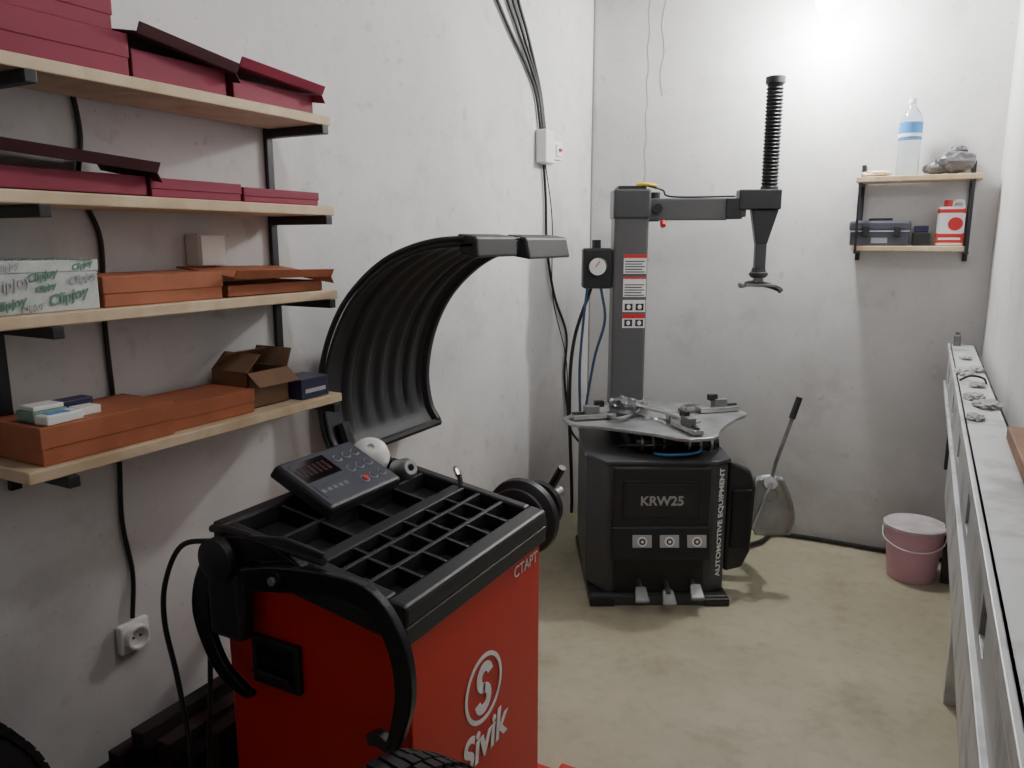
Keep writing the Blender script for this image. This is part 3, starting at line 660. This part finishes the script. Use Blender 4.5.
# ------------------------------------------------------------------ shelf on back wall
g = group("bracket_shelf")
box("board_upper", -.335, .185, 4.09, 4.262, 1.868, 1.893, M_WOOD, g, .003)
box("board_lower", -.335, .140, 4.09, 4.262, 1.548, 1.572, M_WOOD, g, .003)
for k, x in enumerate((-.315, .15)):
    box("upright_%d" % k, x-.01, x+.01, 4.248, 4.268, 1.50, 1.96, M_TUBE, g, .002)
    box("front_post_%d" % k, x-.006, x+.006, 4.078, 4.090, 1.535, 1.868, M_TUBE, g, .002)
    for j, zz in enumerate((1.853, 1.535)):
        box("arm_%d_%d" % (k, j), x-.008, x+.008, 4.085, 4.262, zz, zz+.0135, M_TUBE, g, .002)
g = group("plastic_bottle")
bc = (-.125, 4.165, 1.8935)
lathe("body", bc, (0, 0, 1), [(0, .035), (.006, .048), (.05, .050), (.055, .047), (.16, .050), (.165, .050), (.25, .050), (.285, .036), (.31, .017), (.325, .015)], M_PLASTIC_CLEAR, g)
lathe("label", (bc[0], bc[1], bc[2]+.165), (0, 0, 1), [(0, .0508), (.075, .0508)], M_BLUE, g)
lathe("label_band", (bc[0], bc[1], bc[2]+.175), (0, 0, 1), [(0, .0512), (.015, .0512)], M_WHITEP, g)
lathe("cap", (bc[0], bc[1], bc[2]+.325), (0, 0, 1), [(0, .017), (.022, .017)], M_WHITE, g)
g = group("crumpled_bag")
sphere("bag", (.07, 4.17, 1.950), .072, M_BAG, g, (1.15, .9, .72), .1)
sphere("bag_fold", (-.005, 4.165, 1.926), .045, M_BAG, g, (1.2, .9, .65), .12)
sphere("bag_tip", (.08, 4.17, 2.0), .03, M_BAG, g, (1.2, .9, .8), .12)
sphere("folded_rag", (-.25, 4.16, 1.910), .034, M_CREAM, None, (2, 1.2, .42), .12)
g = group("toolbox")
box("body", -.345, -.09, 4.105, 4.235, 1.5725, 1.64, M_TOOL, g, .008)
box("lid", -.35, -.085, 4.10, 4.24, 1.641, 1.69, M_TOOL, g, .012)
box("tray_line", -.348, -.087, 4.098, 4.238, 1.637, 1.643, M_LINE, g, .001)
box("latch_left", -.29, -.26, 4.093, 4.105, 1.615, 1.665, M_CHAR2, g, .003)
box("latch_right", -.155, -.125, 4.093, 4.105, 1.615, 1.665, M_CHAR2, g, .003)
box("label", -.25, -.18, 4.103, 4.106, 1.585, 1.61, M_LINE, g, 0)
box("handle", -.27, -.165, 4.15, 4.18, 1.688, 1.702, M_CHAR2, g, .004)
g = group("battery_charger")
box("body", -.078, -.005, 4.12, 4.2, 1.5725, 1.635, M_CHAR2, g, .006)
box("top", -.072, -.01, 4.125, 4.195, 1.635, 1.665, M_NAVY, g, .004)
g = group("solvent_can")
box("body", .02, .132, 4.125, 4.205, 1.5725, 1.75, M_WHITEP, g, .01)
box("label_top", .019, .133, 4.124, 4.206, 1.715, 1.745, M_REDP, g, .009)
box("label_base", .019, .133, 4.124, 4.206, 1.58, 1.635, M_REDP, g, .009)
lathe("label_disc", (.095, 4.1245, 1.672), (0, -1, 0), [(0, .030), (.0015, .030)], M_REDP, g)
box("label_base_text", .03, .12, 4.1225, 4.1242, 1.60, 1.61, M_WHITEP, g, 0)
lathe("cap", (.06, 4.165, 1.75), (0, 0, 1), [(0, .018), (.03, .018)], M_REDP, g)
tube("handle", [(.075, 4.165, 1.75), (.085, 4.165, 1.775), (.115, 4.165, 1.775), (.122, 4.165, 1.75)], .006, M_WHITEP, g)

g = group("plastic_bucket")
lathe("pail", (.055, 3.99, 0), (0, 0, 1), [(0, .10), (.01, .105), (.24, .128), (.245, .136), (.255, .136), (.255, .13)], M_PINK, g, 40)
lathe("lid", (.055, 3.99, .255), (0, 0, 1), [(0, .138), (.012, .138), (.018, .13), (.012, .118), (.012, .05)], M_LIDW, g, 40)
tube("bail", [(-.083, 3.99, .235), (-.07, 3.92, .20), (.01, 3.857, .175), (.11, 3.86, .175), (.175, 3.91, .20), (.193, 3.99, .235)], .0025, M_WHITE, g)

# ------------------------------------------------------------------ steel rails on the right
g = group("steel_lift_beam")
xi, xo = .122, .225; zt, zb = 1.12, .93
ya, yb = .2, 4.12
# slotted web: continuous strips with panels between the openings
box("web_top", xi, xi+.008, ya, yb, 1.055, zt, M_RAILF, g, .001)
box("web_bottom", xi, xi+.008, ya, yb, zb, .985, M_RAILF, g, .001)
holes = [.75, 1.30, 1.85, 2.45, 3.10, 3.75]
prev = ya
for k, hy in enumerate(holes+[None]):
    e1 = yb if hy is None else hy-.045
    box("web_panel_%d" % k, xi, xi+.008, prev, e1, .985, 1.055, M_RAILF, g, 0)
    if hy: prev = hy+.045
box("top_flange", xi, xo, ya, yb, zt-.008, zt, M_RAIL, g, .002)
box("bottom_flange", xi, xo, ya, yb, zb, zb+.008, M_RAIL, g, .002)
box("top_lip", xo-.008, xo, ya, yb, zt-.04, zt, M_RAIL, g, .002)
box("inner_lip", xi-.008, xi+.002, ya, yb, zt-.022, zt+.005, M_RAIL, g, .002)
box("lower_lip", xi-.010, xi+.002, ya, yb, zb-.002, zb+.018, M_RAIL, g, .002)
xi2 = .165
box("lower_web", xi2, xi2+.008, ya, yb-.05, .40, .66, M_RAIL, g, .002)
box("lower_top", xi2, .235, ya, yb-.05, .652, .66, M_RAIL, g, .002)
box("lower_bottom", xi2, .235, ya, yb-.05, .40, .408, M_RAIL, g, .002)
for k, y in enumerate((4.0, 2.9, 1.8, .7)):
    box("post_%d" % k, .18, .225, y-.03, y+.03, 0, zb, M_CHAR2 if k == 0 else M_RAIL, g, .003)
box("end_post", .150, .20, 4.06, 4.10, zb-.4, zb, M_CHAR2, g, .004)
box("end_bracket", .135, .165, 4.06, 4.10, zt, zt+.05, M_STEELD, g, .004)
cyl("end_bolt", (.15, 4.08, zt+.05), (.15, 4.08, zt+.065), .011, M_STEELD, g)
for k, (y, x) in enumerate(((3.62, .17), (3.3, .19), (3.22, .15), (2.95, .18), (2.72, .16), (2.6, .19), (2.40, .15))):
    sphere("plaster_lump_%d" % k, (x, y, zt+.006), .018+.005*(k % 3), M_PLASTER, g, (1.2, 2.0, .5), .25)
tube("tie_wire", [(.13, 3.0, zt+.01), (.16, 2.98, zt+.03), (.20, 3.0, zt+.02), (.215, 3.05, zt-.02)], .004, M_CHAR2, g)
box("timber_block", .205, .254, 1.75, 2.18, zt+.001, zt+.035, M_WOODD, None, .004)

# ------------------------------------------------------------------ lights
g = group("ceiling_lamp")
LP = Vector((-.50, 4.02, 0))
lathe("base", (LP.x, LP.y, H), (0, 0, -1), [(0, .05), (.02, .05), (.03, .02)], M_WHITE, g)
cyl("cord", (LP.x, LP.y, H-.03), (LP.x, LP.y, 2.79), .005, M_CABLE, g)
cyl("holder", (LP.x, LP.y, 2.80), (LP.x, LP.y, 2.74), .022, M_WHITE, g)
sphere("bulb", (LP.x, LP.y, 2.680), .060, M_LED, g)
g = group("ceiling_lamp")
LP2 = Vector((-.45, 1.5, 0))
lathe("base", (LP2.x, LP2.y, H), (0, 0, -1), [(0, .09), (.03, .09), (.035, .08)], M_WHITE, g)
lathe("diffuser", (LP2.x, LP2.y, H-.035), (0, 0, -1), [(0, .08), (.03, .075), (.05, .05), (.055, .01)], mat("lamp_glow_dim", (1, .98, .96), .5, emit=10), g)
def light(name, loc, e, r, c=(1, 1, 1)):
    l = bpy.data.lights.new(name, 'POINT'); l.energy = e; l.shadow_soft_size = r; l.color = c
    o = bpy.data.objects.new(name, l); o.location = loc; COL.objects.link(o)
light("lamp_light", (LP.x, LP.y-.02, 2.57), 66, .05, (1, .99, .97))
light("lamp_light.001", (LP2.x, LP2.y, 2.78), 19, .09, (1, .965, .96))
w = bpy.data.worlds.new("w"); bpy.context.scene.world = w; w.use_nodes = True
w.node_tree.nodes["Background"].inputs[0].default_value = (.5, .5, .55, 1); w.node_tree.nodes["Background"].inputs[1].default_value = .05

# ------------------------------------------------------------------ camera
cd = bpy.data.cameras.new("camera"); cam = bpy.data.objects.new("camera", cd); COL.objects.link(cam)
cd.sensor_width = 36; cd.lens = 770/1024*36; cd.clip_start = .02
cam.location = (0, 0, 1.6); cam.rotation_euler = (R(90-10.6), 0, R(28.1))
bpy.context.scene.camera = cam
